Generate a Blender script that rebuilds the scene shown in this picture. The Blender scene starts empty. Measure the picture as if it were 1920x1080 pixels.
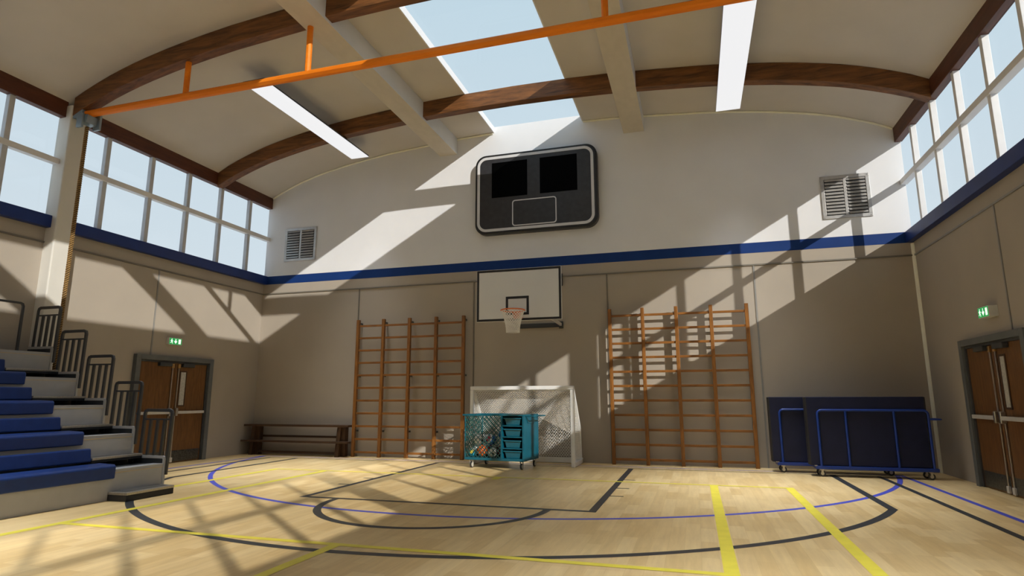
import bpy, bmesh, math, random
from mathutils import Vector, Matrix
random.seed(7)
C = bpy.context.scene.collection
PI = math.pi
W = 15.25           # hall width (x); end wall is y = 0, hall runs to -y
L = 25.3            # hall length
CX = W / 2

# ------------------------------------------------------------------ materials
def lin(c):
    return tuple((v/12.92 if v <= .04045 else ((v+.055)/1.055)**2.4) for v in c)

def rgb(r, g, b):
    return lin((r/255, g/255, b/255))

def new_mat(name):
    m = bpy.data.materials.new(name)
    m.use_nodes = True
    return m, m.node_tree, m.node_tree.nodes['Principled BSDF']

def plain(name, col, rough=.6, metal=0.0, var=.08, scale=6.0, bump=0.0, spec=.5, stretch=(1, 1, 1), bscale=60):
    m, nt, b = new_mat(name)
    b.inputs['Roughness'].default_value = rough
    b.inputs['Metallic'].default_value = metal
    b.inputs['Specular IOR Level'].default_value = spec
    tc = nt.nodes.new('ShaderNodeTexCoord')
    mp = nt.nodes.new('ShaderNodeMapping'); mp.inputs['Scale'].default_value = stretch
    nt.links.new(tc.outputs['Object'], mp.inputs['Vector'])
    n = nt.nodes.new('ShaderNodeTexNoise'); n.inputs['Scale'].default_value = scale
    n.inputs['Detail'].default_value = 5
    nt.links.new(mp.outputs[0], n.inputs['Vector'])
    r = nt.nodes.new('ShaderNodeValToRGB')
    r.color_ramp.elements[0].position = .3; r.color_ramp.elements[1].position = .7
    r.color_ramp.elements[0].color = (*[c*(1-var) for c in col], 1)
    r.color_ramp.elements[1].color = (*[min(1, c*(1+var)) for c in col], 1)
    nt.links.new(n.outputs['Fac'], r.inputs['Fac'])
    nt.links.new(r.outputs[0], b.inputs['Base Color'])
    if bump:
        n2 = nt.nodes.new('ShaderNodeTexNoise'); n2.inputs['Scale'].default_value = bscale
        nt.links.new(mp.outputs[0], n2.inputs['Vector'])
        bp = nt.nodes.new('ShaderNodeBump'); bp.inputs['Strength'].default_value = bump
        bp.inputs['Distance'].default_value = .01
        nt.links.new(n2.outputs['Fac'], bp.inputs['Height'])
        nt.links.new(bp.outputs[0], b.inputs['Normal'])
    return m

def wood(name, dark, light, axis='x', rough=.45, scale=5.0, spec=.4, contrast=1.0):
    m, nt, b = new_mat(name)
    b.inputs['Roughness'].default_value = rough
    b.inputs['Specular IOR Level'].default_value = spec
    tc = nt.nodes.new('ShaderNodeTexCoord')
    mp = nt.nodes.new('ShaderNodeMapping')
    s = {'x': (.12, 1, 1), 'y': (1, .12, 1), 'z': (1, 1, .12)}[axis]
    mp.inputs['Scale'].default_value = [v*scale for v in s]
    nt.links.new(tc.outputs['Object'], mp.inputs['Vector'])
    n = nt.nodes.new('ShaderNodeTexNoise'); n.inputs['Scale'].default_value = 3
    n.inputs['Detail'].default_value = 8; n.inputs['Roughness'].default_value = .65
    n.inputs['Distortion'].default_value = .6
    nt.links.new(mp.outputs[0], n.inputs['Vector'])
    r = nt.nodes.new('ShaderNodeValToRGB')
    r.color_ramp.elements[0].position = .5-.22/contrast; r.color_ramp.elements[1].position = .5+.22/contrast
    r.color_ramp.elements[0].color = (*dark, 1); r.color_ramp.elements[1].color = (*light, 1)
    nt.links.new(n.outputs['Fac'], r.inputs['Fac'])
    nt.links.new(r.outputs[0], b.inputs['Base Color'])
    bp = nt.nodes.new('ShaderNodeBump'); bp.inputs['Strength'].default_value = .15
    bp.inputs['Distance'].default_value = .01
    nt.links.new(n.outputs['Fac'], bp.inputs['Height']); nt.links.new(bp.outputs[0], b.inputs['Normal'])
    return m

def emit(name, col, strength):
    m, nt, b = new_mat(name)
    b.inputs['Base Color'].default_value = (*col, 1)
    b.inputs['Emission Color'].default_value = (*col, 1)
    b.inputs['Emission Strength'].default_value = strength
    return m

def floor_mat():
    m, nt, b = new_mat('maple_strip_floor')
    tc = nt.nodes.new('ShaderNodeTexCoord')
    mp = nt.nodes.new('ShaderNodeMapping'); mp.inputs['Rotation'].default_value = (0, 0, PI/2)
    nt.links.new(tc.outputs['Object'], mp.inputs['Vector'])
    br = nt.nodes.new('ShaderNodeTexBrick')
    br.inputs['Color1'].default_value = (.76, .545, .255, 1)
    br.inputs['Color2'].default_value = (.90, .69, .37, 1)
    br.inputs['Mortar'].default_value = (.71, .51, .235, 1)
    br.inputs['Scale'].default_value = 1.0
    br.inputs['Mortar Size'].default_value = .0012
    br.inputs['Brick Width'].default_value = .62
    br.inputs['Row Height'].default_value = .15
    br.offset = .37; br.offset_frequency = 3
    nt.links.new(mp.outputs[0], br.inputs['Vector'])
    mp2 = nt.nodes.new('ShaderNodeMapping'); mp2.inputs['Scale'].default_value = (9, .9, 1)
    nt.links.new(tc.outputs['Object'], mp2.inputs['Vector'])
    n = nt.nodes.new('ShaderNodeTexNoise'); n.inputs['Scale'].default_value = 1.6; n.inputs['Detail'].default_value = 9
    n.inputs['Roughness'].default_value = .62
    nt.links.new(mp2.outputs[0], n.inputs['Vector'])
    r = nt.nodes.new('ShaderNodeValToRGB')
    r.color_ramp.elements[0].position = .3; r.color_ramp.elements[1].position = .72
    r.color_ramp.elements[0].color = (.88, .85, .81, 1); r.color_ramp.elements[1].color = (1.06, 1.06, 1.05, 1)
    nt.links.new(n.outputs['Fac'], r.inputs['Fac'])
    mx = nt.nodes.new('ShaderNodeMix'); mx.data_type = 'RGBA'; mx.blend_type = 'MULTIPLY'; mx.inputs['Factor'].default_value = 1
    nt.links.new(br.outputs['Color'], mx.inputs['A']); nt.links.new(r.outputs[0], mx.inputs['B'])
    n3 = nt.nodes.new('ShaderNodeTexNoise'); n3.inputs['Scale'].default_value = .8; n3.inputs['Detail'].default_value = 4
    nt.links.new(tc.outputs['Object'], n3.inputs['Vector'])
    r3 = nt.nodes.new('ShaderNodeValToRGB')
    r3.color_ramp.elements[0].position = .35; r3.color_ramp.elements[1].position = .65
    r3.color_ramp.elements[0].color = (.94, .93, .91, 1); r3.color_ramp.elements[1].color = (1.0, 1.0, 1.0, 1)
    nt.links.new(n3.outputs['Fac'], r3.inputs['Fac'])
    mx2 = nt.nodes.new('ShaderNodeMix'); mx2.data_type = 'RGBA'; mx2.blend_type = 'MULTIPLY'; mx2.inputs['Factor'].default_value = 1
    nt.links.new(mx.outputs['Result'], mx2.inputs['A']); nt.links.new(r3.outputs[0], mx2.inputs['B'])
    nt.links.new(mx2.outputs['Result'], b.inputs['Base Color'])
    b.inputs['Roughness'].default_value = .36
    b.inputs['Specular IOR Level'].default_value = .35
    return m

def glass_mat():
    m = bpy.data.materials.new('clear_glazing'); m.use_nodes = True
    nt = m.node_tree; nt.nodes.clear()
    out = nt.nodes.new('ShaderNodeOutputMaterial')
    mix = nt.nodes.new('ShaderNodeMixShader'); mix.inputs[0].default_value = .012
    t = nt.nodes.new('ShaderNodeBsdfTransparent'); t.inputs[0].default_value = (.985, .99, .995, 1)
    g = nt.nodes.new('ShaderNodeBsdfGlossy'); g.inputs['Roughness'].default_value = .02
    nt.links.new(t.outputs[0], mix.inputs[1]); nt.links.new(g.outputs[0], mix.inputs[2])
    nt.links.new(mix.outputs[0], out.inputs[0])
    return m

def ball_mat(name, base, spot, scale, thr, rough=.45):
    m, nt, b = new_mat(name)
    b.inputs['Roughness'].default_value = rough
    tc = nt.nodes.new('ShaderNodeTexCoord')
    v = nt.nodes.new('ShaderNodeTexVoronoi'); v.inputs['Scale'].default_value = scale
    nt.links.new(tc.outputs['Object'], v.inputs['Vector'])
    r = nt.nodes.new('ShaderNodeValToRGB'); r.color_ramp.interpolation = 'CONSTANT'
    r.color_ramp.elements[0].color = (*spot, 1); r.color_ramp.elements[1].position = thr
    r.color_ramp.elements[1].color = (*base, 1)
    nt.links.new(v.outputs['Distance'], r.inputs['Fac']); nt.links.new(r.outputs[0], b.inputs['Base Color'])
    return m

def band_ball_mat(name, cols, rough=.4):
    m, nt, b = new_mat(name)
    b.inputs['Roughness'].default_value = rough
    tc = nt.nodes.new('ShaderNodeTexCoord')
    wv = nt.nodes.new('ShaderNodeTexWave'); wv.inputs['Scale'].default_value = 1.9; wv.bands_direction = 'DIAGONAL'
    wv.inputs['Distortion'].default_value = 2.0; wv.inputs['Detail Scale'].default_value = .6
    nt.links.new(tc.outputs['Object'], wv.inputs['Vector'])
    r = nt.nodes.new('ShaderNodeValToRGB'); r.color_ramp.interpolation = 'CONSTANT'
    e = r.color_ramp.elements
    e[0].color = (*cols[0], 1); e[1].position = .4; e[1].color = (*cols[1], 1)
    x = e.new(.75); x.color = (*cols[2], 1)
    nt.links.new(wv.outputs['Fac'], r.inputs['Fac']); nt.links.new(r.outputs[0], b.inputs['Base Color'])
    return m

M = {}
M['beige'] = plain('beige_wall_panel', (.382, .338, .285), .75, var=.03, scale=1.2, bump=.05, bscale=90, spec=.2)
M['white'] = plain('white_wall_paint', (.72, .73, .76), .75, var=.02, scale=1.5, bump=.05, bscale=90, spec=.2)
M['ceil'] = plain('taupe_ceiling_board', (.585, .555, .525), .8, var=.04, scale=1.0, spec=.15)
M['blue'] = plain('royal_blue_paint', (.006, .026, .165), .45, var=.12, scale=4, spec=.4)
M['bluewall'] = plain('royal_blue_wall_band', (.006, .034, .165), .6, var=.06, scale=4, spec=.2)
M['groove'] = plain('grey_brown_joint_strip', (.16, .145, .12), .6, var=.1)
M['jointgrey'] = plain('grey_joint_strip', (.24, .235, .225), .5, var=.1)
M['cream'] = plain('cream_light_leak', (.84, .83, .70), .6, var=.04)
M['colwhite'] = plain('off_white_column_paint', (.66, .65, .61), .6, var=.04, scale=2, bump=.05)
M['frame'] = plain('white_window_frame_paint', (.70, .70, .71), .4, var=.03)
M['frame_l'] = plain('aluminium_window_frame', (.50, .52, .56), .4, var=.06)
M['ribx'] = wood('dark_glulam_timber', (.062, .025, .009), (.235, .095, .028), 'x', .5, 4, contrast=1.3)
M['plate'] = wood('dark_red_timber_plate', (.05, .016, .008), (.13, .040, .018), 'y', .5, 4)
M['orange'] = wood('orange_painted_steel', (.70, .165, .006), (.90, .27, .014), 'x', .55, 2, spec=.25)
M['beamside'] = plain('sky_lit_beam_side', (.68, .68, .67), .65, var=.03, scale=3)  # beam sides coloured paler to stand for light from the skylight
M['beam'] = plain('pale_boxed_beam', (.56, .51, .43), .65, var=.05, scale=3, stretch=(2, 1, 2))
M['oak_z'] = wood('varnished_climbing_wood_upright', (.11, .042, .010), (.33, .135, .028), 'z', .38, 7)
M['oak_x'] = wood('varnished_climbing_wood_rung', (.11, .042, .010), (.33, .135, .028), 'x', .38, 7)
M['bench'] = wood('dark_bench_wood', (.040, .020, .010), (.085, .042, .020), 'x', .45, 6)
M['bench_z'] = wood('dark_bench_wood_leg', (.040, .020, .010), (.080, .040, .018), 'z', .45, 6)
M['doorw'] = wood('door_veneer', (.085, .037, .012), (.19, .085, .026), 'z', .42, 8)
M['dframe'] = plain('grey_door_frame', (.13, .14, .145), .45, var=.1, metal=.2)
M['steel'] = plain('brushed_steel', (.55, .53, .50), .32, 1.0, var=.08, scale=20)
M['alu'] = plain('pale_push_bar', (.62, .60, .57), .35, .3, var=.06)
M['brass'] = plain('brass_bolt', (.65, .45, .20), .3, 1.0)
M['darkmetal'] = plain('dark_grey_metal', (.075, .08, .085), .4, .5, var=.1)
M['kick'] = plain('worn_kick_plate', (.09, .09, .085), .35, .7, var=.4, scale=30)
M['frost'] = plain('frosted_glass_strip', (.45, .44, .40), .35, var=.2, scale=25)
M['railm'] = plain('charcoal_rail_paint', (.058, .060, .064), .4, .3, var=.08)
M['seatblue'] = plain('blue_seat_vinyl', (.006, .030, .155), .42, var=.1, scale=10, spec=.4)
M['panelw'] = plain('light_grey_riser_panel', (.40, .40, .405), .5, var=.04)
M['nosing'] = plain('ribbed_aluminium_nosing', (.48, .45, .40), .35, .8, var=.15, scale=60)
M['griptop'] = plain('ribbed_step_top', (.10, .095, .09), .5, .3, var=.3, scale=80)
M['gold'] = plain('thin_gold_line', (.60, .45, .22), .4, .3)
M['black'] = plain('black_rubber', (.014, .014, .016), .6, var=.2)
M['kerb'] = plain('charcoal_end_panel', (.035, .038, .042), .5, var=.1)
M['teal'] = plain('teal_trolley_paint', (.004, .105, .160), .35, var=.15, scale=7)
M['tealtray'] = plain('teal_plastic_tray', (.005, .112, .168), .38, var=.08)
M['tealdark'] = plain('dark_teal_mesh_wire', (.012, .085, .085), .4, var=.1)
M['rubber'] = plain('grey_wheel_tyre', (.03, .03, .032), .5)
M['wheel'] = plain('pale_wheel_hub', (.55, .53, .47), .45)
M['goal'] = plain('white_goal_tube', (.78, .79, .80), .35, var=.04)
M['net'] = plain('white_net_cord', (.80, .79, .76), .7, var=.04)
M['board'] = plain('white_backboard', (.66, .67, .68), .45, var=.012, scale=2)
M['mark'] = plain('black_board_marking', (.010, .009, .009), .5)
M['rim'] = plain('orange_hoop_paint', (.72, .17, .035), .4)
M['score'] = plain('charcoal_scoreboard_face', (.028, .028, .032), .45, var=.2, scale=9)
M['scorecase'] = plain('black_scoreboard_case', (.014, .014, .015), .45)
M['screen'] = plain('black_display_glass', (.001, .001, .001), .5, spec=.03)
M['ring'] = plain('light_grey_outline', (.62, .62, .64), .45, var=.03)
M['ventm'] = plain('aluminium_vent', (.50, .49, .48), .35, .6, var=.1, scale=12)
M['ventd'] = plain('dark_vent_back', (.02, .02, .022), .6)
M['navy'] = plain('navy_mat_vinyl', (.010, .014, .045), .5, var=.12, spec=.3)
M['trolleyblue'] = plain('blue_trolley_tube', (.008, .04, .26), .35, var=.1)
M['rope'] = wood('jute_rope', (.17, .095, .030), (.38, .23, .075), 'z', .8, 20)
M['ropedark'] = plain('rope_core', (.035, .022, .010), .9)
M['lampbox'] = plain('grey_lamp_housing', (.07, .07, .072), .5, .2)
M['lamp'] = emit('white_lamp_diffuser', (.86, .86, .87), 1.0)
M['lamp'].node_tree.nodes['Principled BSDF'].inputs['Base Color'].default_value = (.02, .02, .02, 1)
M['signbox'] = plain('white_sign_box', (.62, .62, .58), .4)
M['signgreen'] = emit('green_exit_face', rgb(40, 165, 85), .62)
M['signwhite'] = emit('white_exit_symbol', (.85, .95, .88), .9)
M['bracket'] = plain('galvanised_bracket', (.26, .33, .38), .35, .3, var=.1)
M['glass'] = glass_mat()
M['floor'] = floor_mat()
M['l_black'] = plain('black_floor_line', (.040, .042, .046), .4, var=.1)
M['l_blue'] = plain('blue_floor_line', (.085, .10, .58), .4, var=.06)
M['l_yellow'] = plain('yellow_floor_line', (.90, .76, .08), .4, var=.06)

# ------------------------------------------------------------------ geometry helpers
class MB:
    """Collects shapes in hall coordinates; build() links them as ONE mesh object."""
    def __init__(self):
        self.bm = bmesh.new()
    def box(self, x0, x1, y0, y1, z0, z1, mi=0):
        v = [self.bm.verts.new((x, y, z)) for z in (z0, z1) for y in (y0, y1) for x in (x0, x1)]
        for f in ((0, 2, 3, 1), (4, 5, 7, 6), (0, 1, 5, 4), (2, 6, 7, 3), (0, 4, 6, 2), (1, 3, 7, 5)):
            self.bm.faces.new([v[i] for i in f]).material_index = mi
        return self
    def hexa(self, pts, mi=0):
        v = [self.bm.verts.new(p) for p in pts]
        for f in ((0, 3, 2, 1), (4, 5, 6, 7), (0, 1, 5, 4), (1, 2, 6, 5), (2, 3, 7, 6), (3, 0, 4, 7)):
            self.bm.faces.new([v[i] for i in f]).material_index = mi
        return self
    def prism(self, pts, d, mi=0):
        """closed polygon pts (3d, planar) extruded by vector d"""
        d = Vector(d)
        a = [self.bm.verts.new(p) for p in pts]; b = [self.bm.verts.new(Vector(p)+d) for p in pts]
        n = len(pts)
        self.bm.faces.new(a[::-1]).material_index = mi
        self.bm.faces.new(b).material_index = mi
        for i in range(n):
            self.bm.faces.new((a[i], a[(i+1) % n], b[(i+1) % n], b[i])).material_index = mi
        return self
    def poly(self, pts, mi=0):
        self.bm.faces.new([self.bm.verts.new(p) for p in pts]).material_index = mi
        return self
    def strip(self, A, B, mi=0):
        a = [self.bm.verts.new(p) for p in A]; b = [self.bm.verts.new(p) for p in B]
        for i in range(len(a)-1):
            self.bm.faces.new((a[i], a[i+1], b[i+1], b[i])).material_index = mi
        return self
    def tube(self, path, r, n=10, caps=True, closed=False, sq=None, phase=0, mi=0, up=None):
        """path of points; round section of radius r (or list), or rectangle sq=(half_w, half_h)"""
        P = [Vector(p) for p in path]; m = len(P)
        rings = []
        ref = None
        for i in range(m):
            if closed:
                t = (P[(i+1) % m]-P[i]).normalized()+(P[i]-P[i-1]).normalized()
            else:
                t = Vector((0, 0, 0))
                if i < m-1: t += (P[i+1]-P[i]).normalized()
                if i > 0: t += (P[i]-P[i-1]).normalized()
            t.normalize()
            if ref is None:
                ref = Vector(up) if up else (Vector((0, 0, 1)) if abs(t.z) < .9 else Vector((0, 1, 0)))
            u = ref-t*ref.dot(t); u.normalize(); ref = u
            w = t.cross(u)
            rr = r[i] if isinstance(r, (list, tuple)) else r
            ring = []
            if sq:
                k = 1.0
                if 0 < i < m-1:
                    c = (P[i+1]-P[i]).normalized().dot((P[i]-P[i-1]).normalized())
                    k = 1/max(.5, math.sqrt((1+c)/2))
                for a, b in ((1, 1), (-1, 1), (-1, -1), (1, -1)):
                    ring.append(self.bm.verts.new(P[i]+w*sq[0]*a+u*sq[1]*b))
            else:
                for j in range(n):
                    a = 2*PI*j/n+phase
                    ring.append(self.bm.verts.new(P[i]+(u*math.cos(a)+w*math.sin(a))*rr))
            rings.append(ring)
        k = len(rings[0])
        rng = range(m) if closed else range(m-1)
        for i in rng:
            A, B = rings[i], rings[(i+1) % m]
            for j in range(k):
                self.bm.faces.new((A[j], A[(j+1) % k], B[(j+1) % k], B[j])).material_index = mi
        if caps and not closed:
            self.bm.faces.new(rings[0][::-1]).material_index = mi
            self.bm.faces.new(rings[-1]).material_index = mi
        return self
    def rod(self, a, b, r, n=3):
        """thin prism between two points, no caps (net cord, wire)"""
        a = Vector(a); b = Vector(b); t = (b-a)
        if t.length < 1e-6: return self
        t.normalize()
        u = t.orthogonal().normalized(); w = t.cross(u)
        A = []; B = []
        for j in range(n):
            an = 2*PI*j/n
            o = (u*math.cos(an)+w*math.sin(an))*r
            A.append(self.bm.verts.new(a+o)); B.append(self.bm.verts.new(b+o))
        for j in range(n):
            self.bm.faces.new((A[j], A[(j+1) % n], B[(j+1) % n], B[j]))
        return self
    def cyl(self, a, b, r, n=16, r2=None):
        return self.tube([a, b], [r, r if r2 is None else r2], n=n)
    def sphere(self, c, r, u=20, v=12):
        bmesh.ops.create_uvsphere(self.bm, u_segments=u, v_segments=v, radius=r, matrix=Matrix.Translation(c))
        return self
    def build(self, name, mat, parent=None, loc=None, bevel=0, smooth=False, xf=None):
        bmesh.ops.recalc_face_normals(self.bm, faces=self.bm.faces)
        if xf is not None: self.bm.transform(xf)
        if parent is not None:
            off = Vector(parent['_w'])
        elif loc is not None:
            off = Vector(loc)
        else:
            off = Vector((0, 0, 0))
        if parent is not None and loc is None and xf is None or parent is None:
            self.bm.transform(Matrix.Translation(-off))
        me = bpy.data.meshes.new(name); self.bm.to_mesh(me); self.bm.free()
        for q in (mat if isinstance(mat, (list, tuple)) else [mat]):
            me.materials.append(M[q])
        if smooth:
            for p in me.polygons: p.use_smooth = True
        o = bpy.data.objects.new(name, me); C.objects.link(o)
        if parent is not None:
            o.parent = parent; o['_w'] = parent['_w']
        else:
            o.location = off; o['_w'] = tuple(off)
        if bevel:
            b = o.modifiers.new('bevel', 'BEVEL'); b.width = bevel; b.segments = 2
            b.limit_method = 'ANGLE'; b.angle_limit = math.radians(40)
        if smooth:
            try: me.set_sharp_from_angle(angle=math.radians(40))
            except Exception: pass
        return o

def thing(name, label, cat, loc=(0, 0, 0), group=None, kind=None):
    o = bpy.data.objects.new(name, None); C.objects.link(o)
    o.empty_display_size = .2
    o.location = loc; o['_w'] = tuple(loc)
    if label: o['label'] = label
    if cat: o['category'] = cat
    if group: o['group'] = group
    if kind: o['kind'] = kind
    return o

def tag(o, label, cat, group=None):
    o['label'] = label; o['category'] = cat
    if group: o['group'] = group
    return o

def struct(o):
    o['kind'] = 'structure'
    return o

def rounded_rect(x0, x1, z0, z1, r, n=8):
    pts = []
    for cx, cz, a0 in ((x1-r, z1-r, 0), (x0+r, z1-r, PI/2), (x0+r, z0+r, PI), (x1-r, z0+r, 1.5*PI)):
        for i in range(n+1):
            a = a0+PI/2*i/n
            pts.append((cx+r*math.cos(a), cz+r*math.sin(a)))
    return pts

def copy_tree(root, loc):
    r = root.copy(); C.objects.link(r); r.location = loc; r['_w'] = tuple(loc)
    for ch in list(root.children):
        c = ch.copy(); C.objects.link(c); c.parent = r
        for g in list(ch.children):
            d = g.copy(); C.objects.link(d); d.parent = c
    return r

# ------------------------------------------------------------------ roof profile
PROF = [(0, 7.885), (1.1, 7.87), (2.1, 7.835), (2.9, 7.775), (3.95, 7.69), (4.6, 7.61), (5.2, 7.52),
        (5.77, 7.41), (6.2, 7.31), (6.6, 7.19), (7.0, 7.045), (7.3, 6.92), (7.52, 6.80), (7.7, 6.68)]
def roof_z(x):
    d = min(abs(x-CX), 7.7)
    for (a, za), (b, zb) in zip(PROF, PROF[1:]):
        if d <= b: return za+(zb-za)*(d-a)/(b-a)
    return PROF[-1][1]
def xs(x0, x1, n):
    return [x0+(x1-x0)*i/n for i in range(n+1)]

# ------------------------------------------------------------------ shell
fl = struct(MB().box(-.3, W+.3, -L-.3, .3, -.2, 0).build('floor', 'floor', loc=(0, 0, 0)))

def band(mb, x0, x1, y0, y1, z):
    mb.poly([(x0, y0, z), (x1, y0, z), (x1, y1, z), (x0, y1, z)])
def arc(mb, cx, cy, r0, r1, a0, a1, z, n=90, ymax=None):
    A = []; B = []
    for i in range(n+1):
        a = a0+(a1-a0)*i/n
        A.append((cx+r0*math.cos(a), cy+r0*math.sin(a), z)); B.append((cx+r1*math.cos(a), cy+r1*math.sin(a), z))
    mb.strip(A, B)

BL = -.82
mb = MB(); z = .0016
band(mb, CX-6.42, CX+6.42, BL-.05, BL, z)
for s in (-1, 1):
    a, b = sorted((CX+s*6.33, CX+s*6.42)); band(mb, a, b, -L+1.6, BL-.05, z)
    a, b = sorted((CX+s*5.57, CX+s*5.68)); band(mb, a, b, -4.42, BL-.05, z)
    a, b = sorted((CX+s*2.01, CX+s*2.11)); band(mb, a, b, -5.62, BL-.05, z)
    for y in (-2.54, -3.54, -4.32):
        a, b = sorted((CX+s*2.11, CX+s*2.30)); band(mb, a, b, y-.025, y+.025, z)
a0 = math.asin(2.33/6.13)
arc(mb, CX, -2.09, 6.03, 6.13, -a0+.0, -PI+a0, z, 120)
band(mb, CX-2.01, CX+2.01, -5.62, -5.53, z)
arc(mb, CX, -5.6, 1.455, 1.555, -.02, -PI+.02, z, 60)
m1 = mb.build('basketball_court_marking', 'l_black', fl); m1['label'] = 'black painted basketball lines'
mb = MB(); z = .0010
a1 = math.asin((.43+.59)/6.8)
arc(mb, CX, .43, 6.76, 6.84, -a1, -PI+a1, z, 120)
band(mb, CX-6.83, CX+6.83, -.59, -.54, z)
for s in (-1, 1):
    a, b = sorted((CX+s*6.75, CX+s*6.83)); band(mb, a, b, -L+1.2, -.59, z)
m2 = mb.build('handball_court_marking', 'l_blue', fl); m2['label'] = 'blue painted handball lines'
mb = MB(); z = .0024
band(mb, CX-4.72, CX+4.72, -2.84, -2.76, z)
band(mb, CX-4.72, CX+4.72, -7.97, -7.88, z) if False else band(mb, CX-3.61, CX+3.61, -7.97, -7.88, z)
for s in (-1, 1):
    for o0, o1 in ((4.6, 4.72), (3.49, 3.61)):
        a, b = sorted((CX+s*o0, CX+s*o1))
        band(mb, a, b, -17, -7.97 if o1 < 4 else -2.84, z)
        if o1 < 4: band(mb, a, b, -7.88, -2.84, z)
band(mb, CX-.06, CX+.05, -12, -7.97, z)
band(mb, CX-.10, CX+.02, -3.1, -2.84, z)
m3 = mb.build('badminton_court_marking', 'l_yellow', fl); m3['label'] = 'yellow painted badminton lines'

# ceiling: vaulted shell with skylight slot
SL0, SL1 = 6.52, 8.745
mb = MB()
for x0, x1, n in ((-.02, SL0, 28), (SL1, W+.02, 28)):
    X = xs(x0, x1, n)
    lo0 = [(x, 0.0, roof_z(x)) for x in X]; lo1 = [(x, -L-.2, roof_z(x)) for x in X]
    hi0 = [(x, 0.0, roof_z(x)+.12) for x in X]; hi1 = [(x, -L-.2, roof_z(x)+.12) for x in X]
    mb.strip(lo0, lo1); mb.strip(hi0, hi1)
    mb.strip(lo0, hi0); mb.strip(lo1, hi1)
    mb.poly([lo0[0], lo1[0], hi1[0], hi0[0]]); mb.poly([lo0[-1], lo1[-1], hi1[-1], hi0[-1]])
bmesh.ops.remove_doubles(mb.bm, verts=mb.bm.verts, dist=.0005)
ceil = struct(mb.build('ceiling', 'ceil', loc=(0, 0, 0), smooth=True))
# skylight kerbs and glazing
mb = MB()
ZK = 8.02
mb.box(SL0-.012, SL0+.012, -L, 0, roof_z(SL0)-.002, ZK); mb.box(SL1-.012, SL1+.012, -L, 0, roof_z(SL1)-.002, ZK)
mb.box(SL0-.05, SL1+.05, -L-.05, -L, roof_z(SL0), ZK)
sk = struct(thing('window_1', None, None, (0, 0, 0)))
mb.build('skylight_kerb', 'white', sk)
MB().box(SL0-.05, SL1+.05, -L, .0, ZK+.001, ZK+.013).build('glass_pane', 'glass', sk)

# end wall (y = 0) : lower beige, upper white, gable follows the vault
ZB0, ZB1 = 4.38, 4.60
mb = MB()
mb.prism([(-.3, 0, 0), (W+.3, 0, 0), (W+.3, 0, ZB0), (-.3, 0, ZB0)], (0, .25, 0), 0)
X = xs(.0, W, 60)
top = [(x, 0, roof_z(x)+.10) for x in X]
kt = [p for p in top if p[0] <= SL0-.05] + [(SL0-.05, 0, ZK), (SL1+.05, 0, ZK)] + [p for p in top if p[0] >= SL1+.05]
mb.prism([(-.0, 0, ZB0), (W+.0, 0, ZB0)]+kt[::-1], (0, .25, 0), 1)
wall_b = struct(mb.build('wall_back', ['beige', 'white'], loc=(0, 0, 0)))
MB().box(-.0, W+.0, -.003, .002, ZB0, ZB1).build('wall_stripe', 'bluewall', wall_b)
# rear wall behind the camera
mb = MB()
mb.prism([(-.3, -L-.25, 0), (W+.3, -L-.25, 0), (W+.3, -L-.25, ZB0), (-.3, -L-.25, ZB0)], (0, .25, 0), 0)
mb.prism([(0, -L-.25, ZB0), (W, -L-.25, ZB0)]+[(x, -L-.25, roof_z(x)+.1) for x in X[::-1]], (0, .25, 0), 1)
struct(mb.build('wall_front', ['beige', 'white'], loc=(0, 0, 0)))
# side walls
ZP0, ZP1 = 6.49, 6.86
struct(MB().box(-.25, 0, -L, 0, 0, ZB1-.02).build('wall_left', 'beige', loc=(0, 0, 0)))
struct(MB().box(W, W+.25, -L, 0, 0, ZB1-.02).build('wall_right', 'beige', loc=(0, 0, 0)))

# columns along the side walls
COLY = [(-5.75, -5.42), (-12.79, -12.45), (-19.85, -19.5)]
names = ['nearest the end wall', 'second from the end wall', 'third from the end wall']
for s, side in ((0, 'left'), (1, 'right')):
    for i, (a, b) in enumerate(COLY):
        x0, x1 = (0.0, .24) if s == 0 else (W-.24, W)
        o = MB().box(x0-(.07 if s == 0 else 0), x1+(.07 if s else 0), a, b, 0, roof_z(.0)-.004).build('column', 'colwhite', loc=((x0+x1)/2, (a+b)/2, 0), bevel=.02)
        tag(o, 'off-white column on the %s side wall, %s' % (side, names[i]), 'column')

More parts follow.
